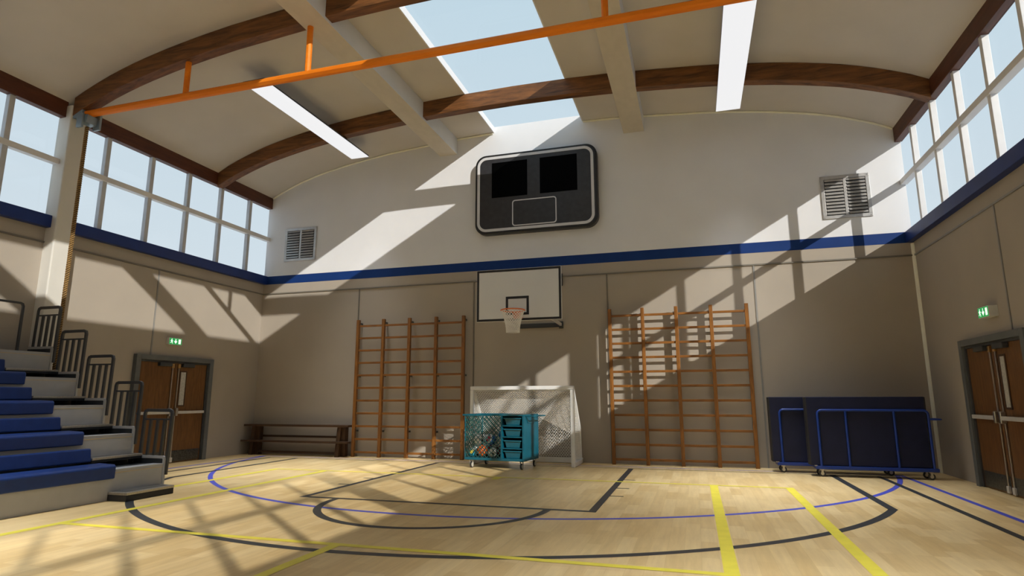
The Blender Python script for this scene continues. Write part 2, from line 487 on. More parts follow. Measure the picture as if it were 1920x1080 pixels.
# blue sills + timber plates per bay, windows
BAYS = [(-5.42, 0.0), (-12.45, -5.73), (-19.5, -12.77), (-L, -19.83)]
MULL = [[-.79, -1.79, -2.79, -3.79, -4.82], [-6.63, -7.6, -8.56, -9.52, -10.5, -11.47],
        [-13.75, -14.72, -15.7, -16.65, -17.6, -18.6], [-20.8, -21.8, -22.8, -23.8]]
bayname = ['beside the end wall', 'in the second bay', 'in the third bay', 'in the last bay']
wn = 2; tn = 1
for s, side in ((0, 'left'), (1, 'right')):
    for i, (ya, yb) in enumerate(BAYS):
        sx = lambda a, b: (a, b) if s == 0 else (W-b, W-a)
        a, b = sx(-.25, .125)
        o = struct(MB().box(a, b, ya, yb, ZB0, ZB1).build('trim_%d' % tn, 'blue', loc=((a+b)/2, ya, ZB0), bevel=.006)); tn += 1
        a, b = sx(-.03, .11)
        o = MB().box(a, b, ya, yb, ZP0, ZP1).build('timber_wall_plate', 'plate', loc=((a+b)/2, (ya+yb)/2, ZP0), bevel=.008)
        tag(o, 'dark red-brown timber beam above the %s windows %s' % (side, bayname[i]), 'beam')
        w = struct(thing('window_%d' % wn, None, None, (0 if s == 0 else W, (ya+yb)/2, ZB1))); wn += 1
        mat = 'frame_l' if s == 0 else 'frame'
        mb = MB(); a, b = sx(-.02, .075)
        for y in MULL[i]:
            if True:
                mb.box(a, b, y-.045, y+.045, ZB1-.01, ZP0+.01)
        mb.build('mullion_set', mat, w, bevel=.006) if False else None
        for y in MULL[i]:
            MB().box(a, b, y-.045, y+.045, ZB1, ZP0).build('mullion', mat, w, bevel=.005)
        a2, b2 = sx(-.03, .10)
        MB().box(a2, b2, ya, yb, 5.575, 5.68).build('transom', mat if s else 'frame', w, bevel=.006)
        a3, b3 = sx(-.012, -.004)
        MB().box(a3, b3, ya, yb, ZB1, ZP0).build('glass_pane', 'glass', w)

# panel joints and ledge lines
def trim(mb, mat, loc):
    global tn
    o = struct(mb.build('trim_%d' % tn, mat, loc=loc)); tn += 1
    return o
trim(MB().box(0, W, -.022, 0, 4.105, 4.135), 'groove', (CX, 0, 4.1))
for x in (2.935, 6.04, 9.21, 12.29):
    trim(MB().box(x-.016, x+.016, -.014, 0, 0, 4.105), 'jointgrey' if x in (12.29,) else 'groove', (x, 0, 0))
for s in (0, 1):
    a, b = (0, .022) if s == 0 else (W-.022, W)
    for ya, yb in BAYS:
        trim(MB().box(a, b, ya, yb, 4.105, 4.135), 'groove' if s == 0 else 'jointgrey', (a, ya, 4.1))
    for y in (-3.3, -6.6, -9.9, -13.2, -16.5, -21.6):
        a, b = (0, .014) if s == 0 else (W-.014, W)
        zb = 2.29 if y == -3.3 else 0
        trim(MB().box(a, b, y-.016, y+.016, zb, 4.105), 'jointgrey', (a, y, zb))
# cream strips standing in for light leaks along the vault edge and right corner
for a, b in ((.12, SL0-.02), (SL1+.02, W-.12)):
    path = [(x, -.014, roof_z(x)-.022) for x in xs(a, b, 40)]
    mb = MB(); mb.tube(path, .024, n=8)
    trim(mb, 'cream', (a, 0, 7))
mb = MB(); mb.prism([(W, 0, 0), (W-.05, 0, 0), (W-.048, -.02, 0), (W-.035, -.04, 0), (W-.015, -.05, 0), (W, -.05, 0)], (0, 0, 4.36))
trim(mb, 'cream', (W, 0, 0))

# ------------------------------------------------------------------ roof timbers
RIBS = [-2.03, -5.73, -9.22, -12.74, -16.3, -19.8, -23.3]
rl = ['nearest the end wall', 'second from the end wall, above the orange rod', 'third from the end wall', 'fourth from the end wall',
      'fifth from the end wall', 'sixth from the end wall', 'last one before the rear wall']
for i, y in enumerate(RIBS):
    e0 = .238 if i in (1, 3, 5) else .11
    X = xs(e0, W-e0, 56)
    mb = MB()
    r = []
    for x in X:
        zt = roof_z(x)-.003; zb = zt-.355
        r.append([mb.bm.verts.new(p) for p in ((x, y, zb), (x, y+.20, zb), (x, y+.20, zt), (x, y, zt))])
    for A, B in zip(r, r[1:]):
        for j in range(4):
            mb.bm.faces.new((A[j], A[(j+1) % 4], B[(j+1) % 4], B[j]))
    mb.bm.faces.new(r[0]); mb.bm.faces.new(r[-1][::-1])
    o = mb.build('roof_rib', 'ribx', loc=(CX, y+.1, 7.0), bevel=.008)
    tag(o, 'curved dark timber roof rib, %s' % rl[i], 'roof rib')
for x0, x1, side in ((5.08, 5.55, 'left'), (W-5.55, W-5.08, 'right')):
    zt = min(roof_z(x0), roof_z(x1))+.02
    mb = MB(); 
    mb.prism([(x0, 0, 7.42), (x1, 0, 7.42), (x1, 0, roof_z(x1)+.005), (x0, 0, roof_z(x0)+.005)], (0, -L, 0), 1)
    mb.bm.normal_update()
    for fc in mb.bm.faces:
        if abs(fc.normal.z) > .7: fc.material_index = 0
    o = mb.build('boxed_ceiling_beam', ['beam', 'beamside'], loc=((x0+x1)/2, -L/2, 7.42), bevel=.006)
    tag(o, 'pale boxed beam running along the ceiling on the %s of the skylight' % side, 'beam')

# tie rods with hangers
def tie_rod(y, where):
    t = thing('tie_rod', 'orange steel tie rod %s with short upright hangers' % where, 'tie rod', (CX, y, 6.56))
    MB().tube([(.46, y, 6.56), (W-.46, y, 6.56)], .068, n=8, phase=PI/8).build('rod', 'orange', t, smooth=False)
    for x in (2.72, 5.2, CX+2.42, W-2.72):
        zt = 7.42 if x in (5.2,) else roof_z(x)-.35
        MB().tube([(x, y, 6.60), (x, y, zt)], .05, n=8, phase=PI/8).build('hanger', 'orange', t)
    for s in (-1, 1):
        k = lambda d: (d if s < 0 else W-d)
        mb = MB()
        a, b = sorted((k(.40), k(.54))); mb.box(a, b, y-.14, y-.10, 6.25, 6.52)
        a, b = sorted((k(.50), k(.66))); mb.box(a, b, y+.10, y+.14, 6.27, 6.56)
        a, b = sorted((k(.24), k(.46))); mb.box(a, b, y-.10, y+.10, 6.47, 6.62)
        a, b = sorted((k(.44), k(.60))); mb.box(a, b, y-.10, y+.10, 6.34, 6.50)
        mb.build('bracket', 'bracket', t, bevel=.006)
    return t
tie_rod(-5.62, 'spanning under the second roof rib')
tie_rod(-12.63, 'spanning under the fourth roof rib')

# strip lights
LAMPW = 98
def strip_light(xc, y0, y1, label):
    t = thing('strip_light', label, 'ceiling light', (xc, (y0+y1)/2, 7.25), group=None)
    w = .24
    mb = MB()
    mb.box(xc-w, xc+w, y0-.17, y1, 7.2625, 7.293)
    mb.build('housing', 'lampbox', t, bevel=.004)
    MB().box(xc-w+.004, xc+w-.004, y0+.01, y1-.01, 7.248, 7.262).build('diffuser', 'lamp', t)
    ld = bpy.data.lights.new('strip_light_lamp', 'AREA'); ld.shape = 'RECTANGLE'
    ld.size = 2*w-.03; ld.size_y = y1-y0-.04; ld.energy = LAMPW*(y1-y0)/4.5; ld.spread = math.radians(58)
    ld.color = (.92, .96, 1.0)
    lo = bpy.data.objects.new('lamp', ld); C.objects.link(lo); lo.parent = t; lo.location = (0, 0, -.004)
    return t
for xc, side in ((3.31, 'left'), (W-3.31, 'right')):
    strip_light(xc, -4.52, -.87, 'long white strip light under the %s half of the ceiling, nearest the end wall' % side)
    for k, (a, b) in enumerate(((-12.3, -7.9), (-18.6, -14.1), (-24.2, -20.6))):  # rows out of view, added to brighten the floor
        strip_light(xc, a, b, 'unseen added fill light under the %s half of the ceiling, %s from the end wall' % (side, ('second', 'third', 'fourth')[k]))

# ------------------------------------------------------------------ climbing rope
def rope():
    x, y = .47, -5.60
    t = thing('climbing_rope', 'thick tan twisted climbing rope hanging beside the left column', 'rope', (x, y, 0))
    n = 900; zt = 6.32
    for k in range(3):
        pts = []
        for i in range(n+1):
            zz = .05+(zt-.05)*i/n; a = zz*2*PI/.125+k*2*PI/3
            pts.append((x+.023*math.cos(a), y+.023*math.sin(a), zz))
        MB().tube(pts, .0128, n=5, mi=0).build('strand', 'rope', t, smooth=True)
    MB().cyl((x, y, .0), (x, y, .09), .047, 16).build('end_whipping', 'ropedark', t)
    MB().cyl((x, y, .09), (x, y, zt), .0265, 10).build('core', 'ropedark', t)
    return t
rope()

# ------------------------------------------------------------------ scoreboard
def ring_xz(mb, outer, inner, y0, y1):
    n = len(outer)
    for i in range(n):
        j = (i+1) % n
        o0, o1, i0, i1 = outer[i], outer[j], inner[i], inner[j]
        mb.hexa([(o0[0], y0, o0[1]), (o1[0], y0, o1[1]), (i1[0], y0, i1[1]), (i0[0], y0, i0[1]),
                 (o0[0], y1, o0[1]), (o1[0], y1, o1[1]), (i1[0], y1, i1[1]), (i0[0], y1, i0[1])])
t = thing('scoreboard', 'large charcoal scoreboard with two blank black screens, high on the white end wall', 'scoreboard', (7.58, -.1, 5.2))
mb = MB(); mb.prism([(x, -.006, z) for x, z in rounded_rect(6.11, 9.09, 5.21, 7.21, .27)], (0, -.179, 0)); mb.build('case', 'scorecase', t, bevel=.02)
MB().box(6.6, 8.6, -.006, 0, 6.15, 6.25).build('mounting_rail', 'darkmetal', t)
mb = MB(); mb.prism([(x, -.184, z) for x, z in rounded_rect(6.16, 9.04, 5.26, 7.16, .24)], (0, -.012, 0)); mb.build('face', 'score', t)
mb = MB(); ring_xz(mb, rounded_rect(6.17, 9.01, 5.27, 7.15, .23), rounded_rect(6.235, 8.945, 5.335, 7.085, .165), -.196, -.201); mb.build('outline', 'ring', t)
for a, b in ((6.54, 7.425), (7.735, 8.625)):
    MB().box(a, b, -.201, -.195, 6.10, 6.985).build('screen', 'screen', t)
mb = MB(); ring_xz(mb, rounded_rect(7.05, 8.125, 5.36, 6.0, .07, 5), rounded_rect(7.075, 8.10, 5.385, 5.975, .05, 5), -.196, -.201); mb.build('panel_outline', 'ring', t)

# vents
def vent(x0, x1, z0, z1, label):
    t = thing('wall_vent', label, 'vent', ((x0+x1)/2, 0, z0))
    mb = MB(); f = .07
    mb.box(x0, x1, -.025, 0, z0, z0+f); mb.box(x0, x1, -.025, 0, z1-f, z1)
    mb.box(x0, x0+f, -.025, 0, z0+f, z1-f); mb.box(x1-f, x1, -.025, 0, z0+f, z1-f)
    mb.box((x0+x1)/2-.028, (x0+x1)/2+.028, -.022, 0, z0+f, z1-f)
    mb.build('frame', 'ventm', t, bevel=.004)
    MB().box(x0+f, x1-f, -.004, 0, z0+f, z1-f).build('backing', 'ventd', t)
    mb = MB(); n = 11; h = (z1-z0-2*f)/n
    for i in range(n):
        zz = z0+f+h*i
        for a, b in ((x0+f+.01, (x0+x1)/2-.035), ((x0+x1)/2+.035, x1-f-.01)):
            mb.prism([(a, -.006, zz+.99*h), (a, -.022, zz+.86*h), (a, -.040, zz+.26*h), (a, -.030, zz+.20*h)], (b-a, 0, 0))
    mb.build('louvre', 'ventm', t)
    for x in (x0+.03, x1-.03):
        for zz in (z0+.03, z1-.03):
            MB().cyl((x, -.024, zz), (x, -.032, zz), .012, 8).build('screw', 'steel', t)
    return t
vent(.60, 1.57, 4.97, 5.88, 'square grey louvred vent on the white end wall, left of the scoreboard')
vent(13.70, 14.61, 4.98, 5.90, 'square grey louvred vent on the white end wall, right of the scoreboard')

# ------------------------------------------------------------------ basketball hoop
BY = -1.69
t = thing('basketball_hoop', 'white basketball backboard with black border, orange rim and net on the end wall', 'basketball hoop', (CX, BY, 2.91))
bx0, bx1, bz0, bz1 = CX-.90, CX+.90, 2.91, 3.995
MB().box(bx0, bx1, BY, BY+.03, bz0, bz1).build('backboard', 'board', t, bevel=.004)
def frame_marks(x0, x1, z0, z1, w, nm):
    mb = MB(); y0, y1 = BY-.004, BY+.001
    mb.box(x0, x1, y0, y1, z0, z0+w); mb.box(x0, x1, y0, y1, z1-w, z1)
    mb.box(x0, x0+w, y0, y1, z0+w, z1-w); mb.box(x1-w, x1, y0, y1, z0+w, z1-w)
    mb.build(nm, 'mark', t)
frame_marks(bx0+.008, bx1-.008, bz0+.008, bz1-.008, .045, 'border_marking')
frame_marks(CX-.325+.09-.03, CX+.325-.11+.01, 3.03, 3.415, .05, 'target_square')
RX, RY, RZ, RR = CX, BY-.385, 3.072, .233
mb = MB()
mb.tube([(RX+RR*math.cos(a*PI/24), RY+RR*math.sin(a*PI/24), RZ) for a in range(48)], .013, n=8, closed=True)
mb.box(RX-.09, RX+.09, RY+RR, BY, RZ-.02, RZ-.0); mb.box(RX-.09, RX+.09, BY-.012, BY-.004, RZ-.12, RZ)
for s in (-1, 1):
    mb.prism([(RX+s*.08, BY-.01, RZ-.02), (RX+s*.08, RY+RR+.01, RZ-.02), (RX+s*.08, BY-.01, RZ-.11)], (s*.008, 0, 0))
mb.build('rim', 'rim', t)
mb = MB(); rows = 14; cols = 22; H = .43
def netp(i, j):
    f = j/rows; r = RR-.008-(RR-.138)*(1-(1-f)**1.8)
    a = 2*PI*(i+.5*(j % 2))/cols
    return (RX+r*math.cos(a), RY+r*math.sin(a), RZ-.012-H*f)
for j in range(rows):
    for i in range(cols):
        mb.rod(netp(i, j), netp(i, j+1), .0052)
        mb.rod(netp(i, j), netp(i-1 if j % 2 == 0 else i+1, j+1), .0052)
mb.build('net', 'net', t)
for x in (CX-.56, CX+.53):
    MB().tube([(x, BY+.05, 3.06), (x, -.05, 3.0)], .0, sq=(.022, .03)).build('support_arm', 'alu', t)
    MB().tube([(x, BY+.05, 3.80), (x, -.05, 3.98)], .0, sq=(.018, .025)).build('support_arm', 'alu', t)
mb = MB()
mb.box(CX-.62, CX+.62, BY+.03, BY+.07, 3.02, 3.09); mb.box(CX-.62, CX+.62, BY+.03, BY+.07, 3.78, 3.85)
for x in (CX-.56, CX+.53):
    mb.box(x-.03, x+.03, BY+.03, BY+.07, 2.93, 3.88)
mb.build('back_frame', 'darkmetal', t)
for a, b, c, d in ((2.95, 3.045, 2.92, 3.075), (3.94, 4.03, 3.90, 4.18)):
    mb = MB(); mb.box(CX-.57, CX+.57, -.05, -.0, a, b)
    for x in (CX-.56, CX+.53):
        mb.box(x-.045, x+.045, -.075, -.0, c, d)
    mb.build('wall_bracket', 'kerb', t, bevel=.004)

# ------------------------------------------------------------------ wall bars
def wall_bars(x0, x1, label):
    t = thing('wall_bars', label, 'wall bars', ((x0+x1)/2, -.14, 0))
    n = 4; y0, y1 = -.215, -.135
    X = [x0+(x1-x0)*i/n for i in range(n+1)]
    for x in X:
        MB().box(x-.037, x+.037, y0, y1, 0, 3.285).build('upright', 'oak_z', t, bevel=.006)
    for k in range(11):
        z = .11+.302*k
        for a, b in zip(X, X[1:]):
            MB().tube([(a+.036, -.175, z), (b-.036, -.175, z)], .02, sq=(.015, .025)).build('rung', 'oak_x', t, bevel=.006)
    for x in X:
        for z in (.6, 1.9, 3.2):
            MB().box(x-.02, x+.02, y1, 0, z-.02, z+.02).build('wall_fixing', 'darkmetal', t)
wall_bars(3.055, 5.85, 'wooden wall bars with four rung bays, left of the basketball hoop')
wall_bars(9.27, 12.075, 'wooden wall bars with four rung bays, right of the football goal')

# ------------------------------------------------------------------ football goal
def goal():
    x0, x1, yf, h = 6.345, 8.60, -.975, 1.60
    t = thing('football_goal', 'white five-a-side football goal with white net against the end wall', 'football goal', ((x0+x1)/2, -.5, 0))
    r = .04
    for x in (x0+r, x1-r):
        MB().tube([(x, yf, 0), (x, yf, h-.058)], 0, sq=(r, r)).build('post', 'goal', t, bevel=.015)
    MB().tube([(x0, yf, h-.02), (x1, yf, h-.02)], 0, sq=(r, r)).build('crossbar', 'goal', t, bevel=.015)
    for x in (x0+r, x1-r):
        MB().tube([(x, yf+.03, h-.03), (x, yf+.10, h-.06), (x, -.22, .72), (x, -.15, .05)], 0, sq=(.028, .028), up=(1, 0, 0)).build('back_stay', 'goal', t, bevel=.008)
        MB().tube([(x, yf+.03, .05), (x, -.10, .05)], 0, sq=(.04, .045)).build('side_base_bar', 'goal', t, bevel=.01)
    MB().tube([(x0, -.13, .06), (x1, -.13, .06)], 0, sq=(.04, .055)).build('rear_base_bar', 'goal', t, bevel=.01)
    # hexagonal net: surface parameter v from crossbar down the back to the ground
    prof = [(yf+.03, h-.05), (yf+.12, h-.09), (-.235, .72), (-.17, .10)]
    seg = [math.dist(a, b) for a, b in zip(prof, prof[1:])]; T = sum(seg)
    def back(u, v):
        d = max(0, min(T-1e-6, v))
        for (a, b), l in zip(zip(prof, prof[1:]), seg):
            if d <= l: return (u, a[0]+(b[0]-a[0])*d/l, a[1]+(b[1]-a[1])*d/l)
            d -= l
        return (u, prof[-1][0], prof[-1][1])
    cw, chh = .056, .034
    mb = MB(); rows = int(T/chh); cols = int((x1-x0-.1)/cw)
    for j in range(rows):
        v = j*chh
        for i in range(cols):
            u = x0+.06+cw*(i+.5*(j % 2))
            a = back(u, v); b = back(min(x1-.05, u+cw*.5), v+chh*.35); c = back(max(x0+.05, u-cw*.5), v+chh*.35)
            mb.rod(a, b, .0062); mb.rod(a, c, .0062)
            mb.rod(b, back(min(x1-.05, u+cw*.5), v+chh), .0062)
    mb.build('back_net', 'net', t)
    for x in (x0+.05, x1-.05):
        mb = MB()
        z = .10; j = 0
        while z < h-.06:
            # back limit at this height
            zc = z
            if zc > .72: yb = -.235+(zc-.72)*((yf+.12)+.235)/(h-.09-.72)
            else: yb = -.235+(.72-zc)*.065/.62
            y = yf+.03+cw*.5*(j % 2)
            while y < yb-.02:
                q = lambda yy, zz: (x, max(yf+.02, min(yb+.01, yy)), zz)
                mb.rod(q(y, z), q(y+cw*.5, z+chh*.35), .0056); mb.rod(q(y, z), q(y-cw*.5, z+chh*.35), .0056)
                mb.rod(q(y+cw*.5, z+chh*.35), q(y+cw*.5, z+chh), .0056)
                y += cw
            z += chh; j += 1
        mb.build('side_net', 'net', t)
goal()

# ------------------------------------------------------------------ ball trolley (slightly turned)
ANG = math.atan2(-.13, 1.10)
COR = Vector((6.44, -1.55, 0))
XF = Matrix.Translation(COR) @ Matrix.Rotation(ANG, 4, 'Z')
def P(x, y, z):
    return XF @ Vector((x, y, z))
TW, TD, Z0, Z1 = 1.30, .80, .155, 1.05
t = thing('ball_trolley', 'teal trolley on castors with a mesh ball cage and a tray rack', 'trolley', tuple(P(TW/2, TD/2, 0)))
tw = Matrix.Translation(-Vector(t['_w'])) @ XF
def part(mb, name, mat, par=t, **k):
    o = mb.build(name, mat, par, xf=tw, **k); return o
mb = MB(); mb.box(0, TW, 0, TD, Z0, Z0+.05); part(mb, 'base_tray', 'teal', bevel=.006)
for a, b in ((.80, .835), (TW-.035, TW)):
    mb = MB(); mb.box(a, b, 0, TD, Z0+.05, Z1-.03); part(mb, 'side_panel', 'teal', bevel=.004)
mb = MB(); mb.box(.835, TW-.035, TD-.02, TD, Z0+.05, Z1-.03); part(mb, 'back_panel', 'teal')
SH = [Z0+.05, .395, .615, .83]
for k, z in enumerate(SH[1:]):
    mb = MB(); mb.box(.835, TW-.035, .01, TD-.02, z-.012, z+.01); part(mb, 'shelf', 'teal', bevel=.003)
mb = MB()
mb.box(-.05, .80, -.012, .03, Z1-.03, Z1); mb.box(-.05, .80, TD-.03, TD+.01, Z1-.03, Z1); mb.box(-.05, -.01, .03, TD-.03, Z1-.03, Z1)
mb.box(.80, TW, 0, TD, Z1-.03, Z1)
part(mb, 'top_frame', 'teal', bevel=.005)
for x, y in ((.01, .01), (.01, TD-.01)):
    mb = MB(); mb.tube([(x, y, Z0+.05), (x, y, Z1-.03)], .012, n=8); part(mb, 'corner_post', 'teal')
mb = MB()
def lattice(o, du, dv, U, V, s):
    o, du, dv = Vector(o), Vector(du), Vector(dv)
    n = int((U+V)/s)+2
    for k in range(-int(V/s)-1, int(U/s)+2):
        # line u - v = k s
        c = k*s; a = max(0, c); b = min(U, V+c)
        if a < b: mb.rod(o+du*a+dv*(a-c), o+du*b+dv*(b-c), .0075, 4)
    for k in range(0, n):
        c = k*s; a = max(0, c-V); b = min(U, c)
        if a < b: mb.rod(o+du*a+dv*(c-a), o+du*b+dv*(c-b), .0075, 4)
hz = Z1-.03-Z0-.05
lattice((.01, .005, Z0+.05), (1, 0, 0), (0, 0, 1), .79, hz, .078*1.25)
lattice((.01, TD-.005, Z0+.05), (1, 0, 0), (0, 0, 1), .79, hz, .078*1.25)
lattice((.01, .005, Z0+.05), (0, 1, 0), (0, 0, 1), TD-.01, hz, .078*1.25)
part(mb, 'cage_mesh', 'tealdark')
mb = MB(); mb.tube([(TW, .10, Z1-.03), (TW+.17, .10, Z1-.03), (TW+.20, .14, Z1-.03), (TW+.20, TD-.14, Z1-.03), (TW+.17, TD-.10, Z1-.03), (TW, TD-.10, Z1-.03)], .012, n=8)
part(mb, 'push_handle', 'teal')
mb = MB(); mb.prism([(TW, .12, Z1-.06), (TW, .20, Z1-.17), (TW, .58, Z1-.17), (TW, .66, Z1-.06)], (.012, 0, 0)); part(mb, 'label_pocket', 'teal', bevel=.003)
for x, y in ((.14, .06), (TW-.07, .06), (TW-.07, TD-.06), (.14, TD-.06)):
    mb = MB(); mb.box(x-.03, x+.03, y-.035, y+.035, Z0-.01, Z0); mb.box(x-.03, x-.022, y-.02, y+.02, .055, Z0-.01); mb.box(x+.022, x+.03, y-.02, y+.02, .055, Z0-.01)
    mb.box(x-.034, x+.034, y-.006, y+.006, .052, .064)
    cs = part(mb, 'castor', 'wheel')
    o = MB(); o.cyl((x-.014, y, .06), (x+.014, y, .06), .06, 24); o.build('tyre', 'rubber', cs, xf=tw, smooth=True)
    o = MB(); o.cyl((x-.019, y, .06), (x+.019, y, .06), .044, 24); o.build('hub', 'wheel', cs, xf=tw, smooth=True)
# the trays are things of their own
where = ['lowest', 'second from the bottom', 'third from the bottom', 'topmost']
for k, z in enumerate(SH):
    zb = z+.012 if k else z+.002
    mb = MB()
    a, b = .875, TW-.075
    h = .145
    # tapered hollow tray
    def loop(x0, x1, y0, y1, zz): return [(x0, y0, zz), (x1, y0, zz), (x1, y1, zz), (x0, y1, zz)]
    L0 = loop(a+.03, b-.03, .055, TD-.08, zb); L1 = loop(a, b, .03, TD-.05, zb+h)
    L2 = loop(a+.012, b-.012, .042, TD-.062, zb+h); L3 = loop(a+.04, b-.04, .067, TD-.09, zb+.012)
    vs = [[mb.bm.verts.new(p) for p in l] for l in (L0, L1, L2, L3)]
    for A, B in zip(vs, vs[1:]):
        for j in range(4): mb.bm.faces.new((A[j], A[(j+1) % 4], B[(j+1) % 4], B[j]))
    mb.bm.faces.new(vs[0][::-1]); mb.bm.faces.new(vs[3])
    pos = P((a+b)/2, TD/2, zb)
    tray = thing('storage_tray', 'teal plastic tray in the ball trolley rack, %s of four' % where[k], 'tray', tuple(pos))
    xf2 = Matrix.Translation(-pos) @ XF
    mb.build('tub', 'tealtray', tray, xf=xf2, bevel=.006)
    mb = MB(); w = .012
    mb.box(a-w, b+w, .03-w-.006, .042, zb+h-.022, zb+h+.002); mb.box(a-w, b+w, TD-.062, TD-.05+w, zb+h-.022, zb+h+.002)
    mb.box(a-w, a+.008, .042, TD-.062, zb+h-.022, zb+h+.002); mb.box(b-.008, b+w, .042, TD-.062, zb+h-.022, zb+h+.002)
    mb.build('rim', 'tealtray', tray, xf=xf2, bevel=.003)
# balls
M['b_orange'] = plain('orange_ball_rubber', (.75, .16, .03), .55, var=.15, scale=20)
M['b_foot'] = ball_mat('white_football_black_patches', (.78, .78, .76), (.015, .015, .015), 8.5, .36)
M['b_foot2'] = ball_mat('white_football_dark_patches', (.72, .72, .70), (.02, .02, .03), 8.5, .34)
M['b_volley'] = band_ball_mat('blue_white_red_ball', ((.02, .12, .42), (.72, .72, .72), (.40, .02, .04)))
M['b_small'] = band_ball_mat('turquoise_yellow_ball', ((.02, .30, .45), (.75, .62, .08), (.02, .30, .45)))
M['b_white'] = band_ball_mat('white_blue_striped_ball', ((.76, .76, .76), (.03, .13, .45), (.76, .76, .76)))
M['b_dark'] = band_ball_mat('dark_red_black_ball', ((.22, .02, .03), (.02, .02, .02), (.22, .02, .03)))
M['b_blue'] = plain('plain_blue_ball', (.01, .08, .38), .45)
zb = Z0+.05
BALLS = [((.345, .14), .118, 0, 'b_orange', 'basketball', 'orange basketball low in the front of the trolley cage'),
         ((.125, .095), .068, 0, 'b_small', 'handball', 'small turquoise and yellow ball in the front left of the cage'),
         ((.575, .13), .095, 0, 'b_foot2', 'football', 'black and white football in the front right of the cage'),
         ((.125, .30), .105, 0, 'b_foot', 'football', 'white football with black patches at the left side of the cage'),
         ((.355, .40), .108, 0, 'b_dark', 'rubber_ball', 'dark red and black ball at the bottom middle of the cage'),
         ((.58, .40), .105, 0, 'b_dark', 'rubber_ball', 'dark red and black ball at the bottom right of the cage'),
         ((.19, .58), .105, 0, 'b_foot2', 'football', 'black and white football at the back left of the cage'),
         ((.47, .60), .105, 0, 'b_foot', 'football', 'black and white football at the back right of the cage'),
         ((.205, .235), .100, .225, 'b_foot', 'football', 'white football resting on top at the left of the cage pile'),
         ((.485, .27), .105, .222, 'b_volley', 'volleyball', 'blue, white and red ball on top of the pile at the right'),
         ((.33, .47), .105, .225, 'b_white', 'volleyball', 'white ball with blue stripes on top at the back of the pile'),
         ((.61, .50), .078, .345, 'b_blue', 'rubber_ball', 'small plain blue ball highest at the right back of the cage')]
for (x, y), r, dz, mt, nm, lab in BALLS:
    pos = P(x, y, zb+r+dz+.002)
    mb = MB(); bmesh.ops.create_uvsphere(mb.bm, u_segments=24, v_segments=14, radius=r)
    o = mb.build(nm, mt, loc=(0, 0, 0), smooth=True); o.location = pos; o['_w'] = tuple(pos)
    o.rotation_euler = (random.uniform(0, 3), random.uniform(0, 3), random.uniform(0, 3))
    tag(o, lab, 'ball', 'balls in the trolley cage')
    if nm == 'basketball':
        mb = MB()
        mb.tube([(r*1.002*math.cos(a*PI/20), r*1.002*math.sin(a*PI/20), 0) for a in range(40)], .003, n=5, closed=True)
        mb.tube([(0, r*1.002*math.cos(a*PI/20), r*1.002*math.sin(a*PI/20)) for a in range(40)], .003, n=5, closed=True)
        s = MB.build(mb, 'seam', 'black', None); s.parent = o; s.location = (0, 0, 0)

